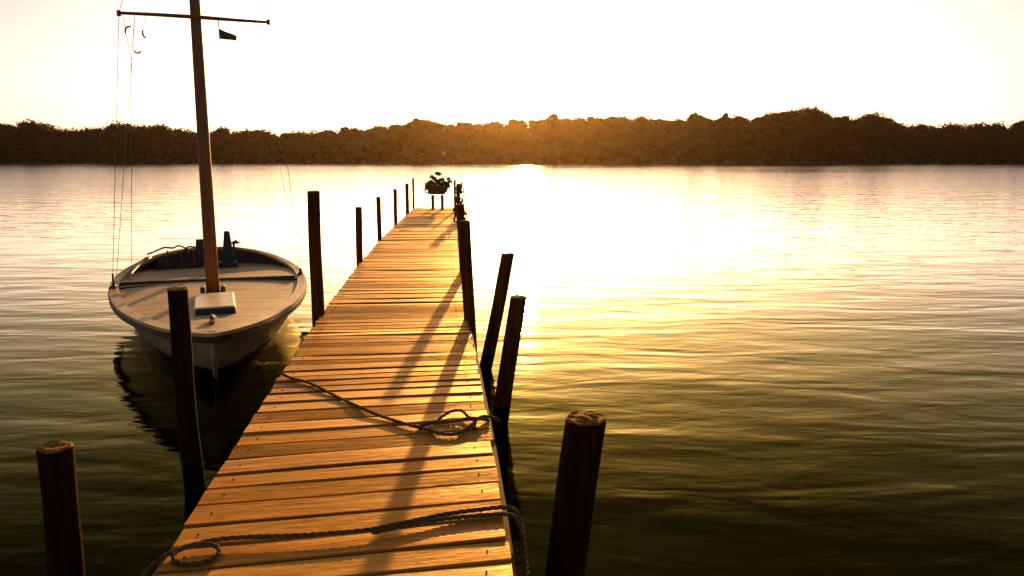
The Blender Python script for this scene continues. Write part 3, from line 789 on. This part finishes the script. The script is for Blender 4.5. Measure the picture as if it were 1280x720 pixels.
# stern gear: two tapered uprights on a low engine box, and a samson post with bits along the rail
for (x, s, h, w0, w1) in ((.29, 6.25, .58, .11, .045), (-.14, 6.40, .44, .12, .07)):
    mb = MB()
    mb.hexa([Lc(x - w0, s - .1, .55), Lc(x + w0, s - .1, .55), Lc(x + w0, s + .1, .55), Lc(x - w0, s + .1, .55), Lc(x - w1, s - .04, .58 + h), Lc(x + w1, s - .04, .58 + h), Lc(x + w1, s + .05, .58 + h), Lc(x - w1, s + .05, .58 + h)])
    mb.build('stern_post', M['dark'], boat, .012)
mb = MB(); mb.box(Lc(.26, 6.15, .60), (.34, .34, .11)); mb.build('engine_box', M['dark'], boat, .02)
mb = MB(); mb.tube([Lc(.40, 6.66, .80), Lc(.40, 6.66, .93), Lc(.46, 6.66, .95)], [.02, .025, .02], 7); mb.tube([Lc(.30, 6.66, .90), Lc(.50, 6.66, .92)], .018, 7); mb.build('stern_cleat', M['dark'], boat)
for sg, s in ((-1, 4.35), (1, 4.75)):
    mb = MB(); x = sg * (br(s) - .04)
    mb.tube([Lc(x, s, .53), Lc(x, s, .53 + (.24 if sg < 0 else .14))], [.022, .015], 7)
    mb.tube([Lc(x - .05, s - .09, .575), Lc(x, s, .60), Lc(x + .03, s + .09, .575)], [.014, .022, .014], 7)
    mb.build('rail_cleat', M['rub'], boat)
# things lying in the boat
def heap(name, label, cat, cx, s, lx, ls, h, m):
    W = boat.matrix_basis @ Lc(cx, s, .555)
    o = empty(name, W, R(20.6)); tag(o, label, cat)
    mb = MB(); nx, ny = 22, 12; g = []
    for j in range(ny + 1):
        row = []
        for i in range(nx + 1):
            u, v = i / nx * 2 - 1, j / ny * 2 - 1
            e = max(0, 1 - (abs(u) ** 2.6) - (abs(v) ** 2.4)); z = h * e ** .45 * (.75 + .45 * noise.noise(Vector((u * 2.4, v * 2, 4)))) + .03 * noise.noise(Vector((u * 7, v * 6, 1))) * e ** .3
            row.append(mb.bm.verts.new((u * lx, v * ls, max(0, z))))
        g.append(row)
    for j in range(ny):
        for i in range(nx): mb.face([g[j][i], g[j][i + 1], g[j + 1][i + 1], g[j + 1][i]], smooth=True)
    mb.build('cloth', m, o)
    t = MB(); 
    for q in (-.5, .05, .55):
        t.tube([(q * lx, math.cos(a) * ls * .9, max(.0, math.sin(a)) * h * .93 + .01) for a in [i * PI / 10 for i in range(11)]], .012, 6)
    t.build('tie', M['rope'], o)
heap('sail_bundle', 'dark folded canvas bundle heaped at the stern of the sailboat', 'sail', -.47, 6.38, .40, .24, .30, M['canvas'])
mb = MB()
W = boat.matrix_basis
pts = [W @ Lc(-1.17, 4.95, .60), W @ Lc(-1.16, 5.5, .62), W @ Lc(-1.10, 6.0, .66), W @ Lc(-1.03, 6.25, .69)]
o = empty('oar', pts[0]); tag(o, 'pale wooden oar lying along the left side inside the sailboat', 'oar')
mb.tube([p - pts[0] for p in pts], [.022, .022, .02, .02], 8); mb.build('loom', M['cap'], o)
mb = MB()
q = [p - pts[0] for p in (W @ Lc(-1.03, 6.25, .69), W @ Lc(-1.0, 6.35, .70), W @ Lc(-.95, 6.5, .71))]
mb.tube(q, [.03, .06, .05], 8); mb.build('blade', M['cap'], o)
mb = MB()
pts = [W @ Lc(*q) for q in ((-.98, 6.38, .80), (-.86, 6.55, .83), (-.72, 6.62, .88), (-.60, 6.68, .86), (-.50, 6.62, .90), (-.40, 6.7, .85), (-.34, 6.62, .78), (-.42, 6.6, .74), (-.36, 6.72, .86), (-.2, 6.72, .85))]
rope(mb, pts, .016, .12, .02); t = mb.build('coiled_line', M['rope']); tag(t, 'pale tangled line lying over the stern rail of the sailboat', 'rope')

# ------------------------------------------------------------------ evening haze over the lake
mb = MB(); mb.box((0, 130, 11.0), (1060, 520, 25.0))
m = bpy.data.materials.new('haze'); m.use_nodes = True; hn = m.node_tree
hn.nodes.clear()
out = hn.nodes.new('ShaderNodeOutputMaterial'); pv = hn.nodes.new('ShaderNodeVolumePrincipled')
pv.inputs['Color'].default_value = (1.0, .62, .24, 1); pv.inputs['Density'].default_value = .000066; pv.inputs['Anisotropy'].default_value = .9
hn.links.new(pv.outputs[0], out.inputs['Volume'])
tag(mb.build('haze', m), kind='stuff')
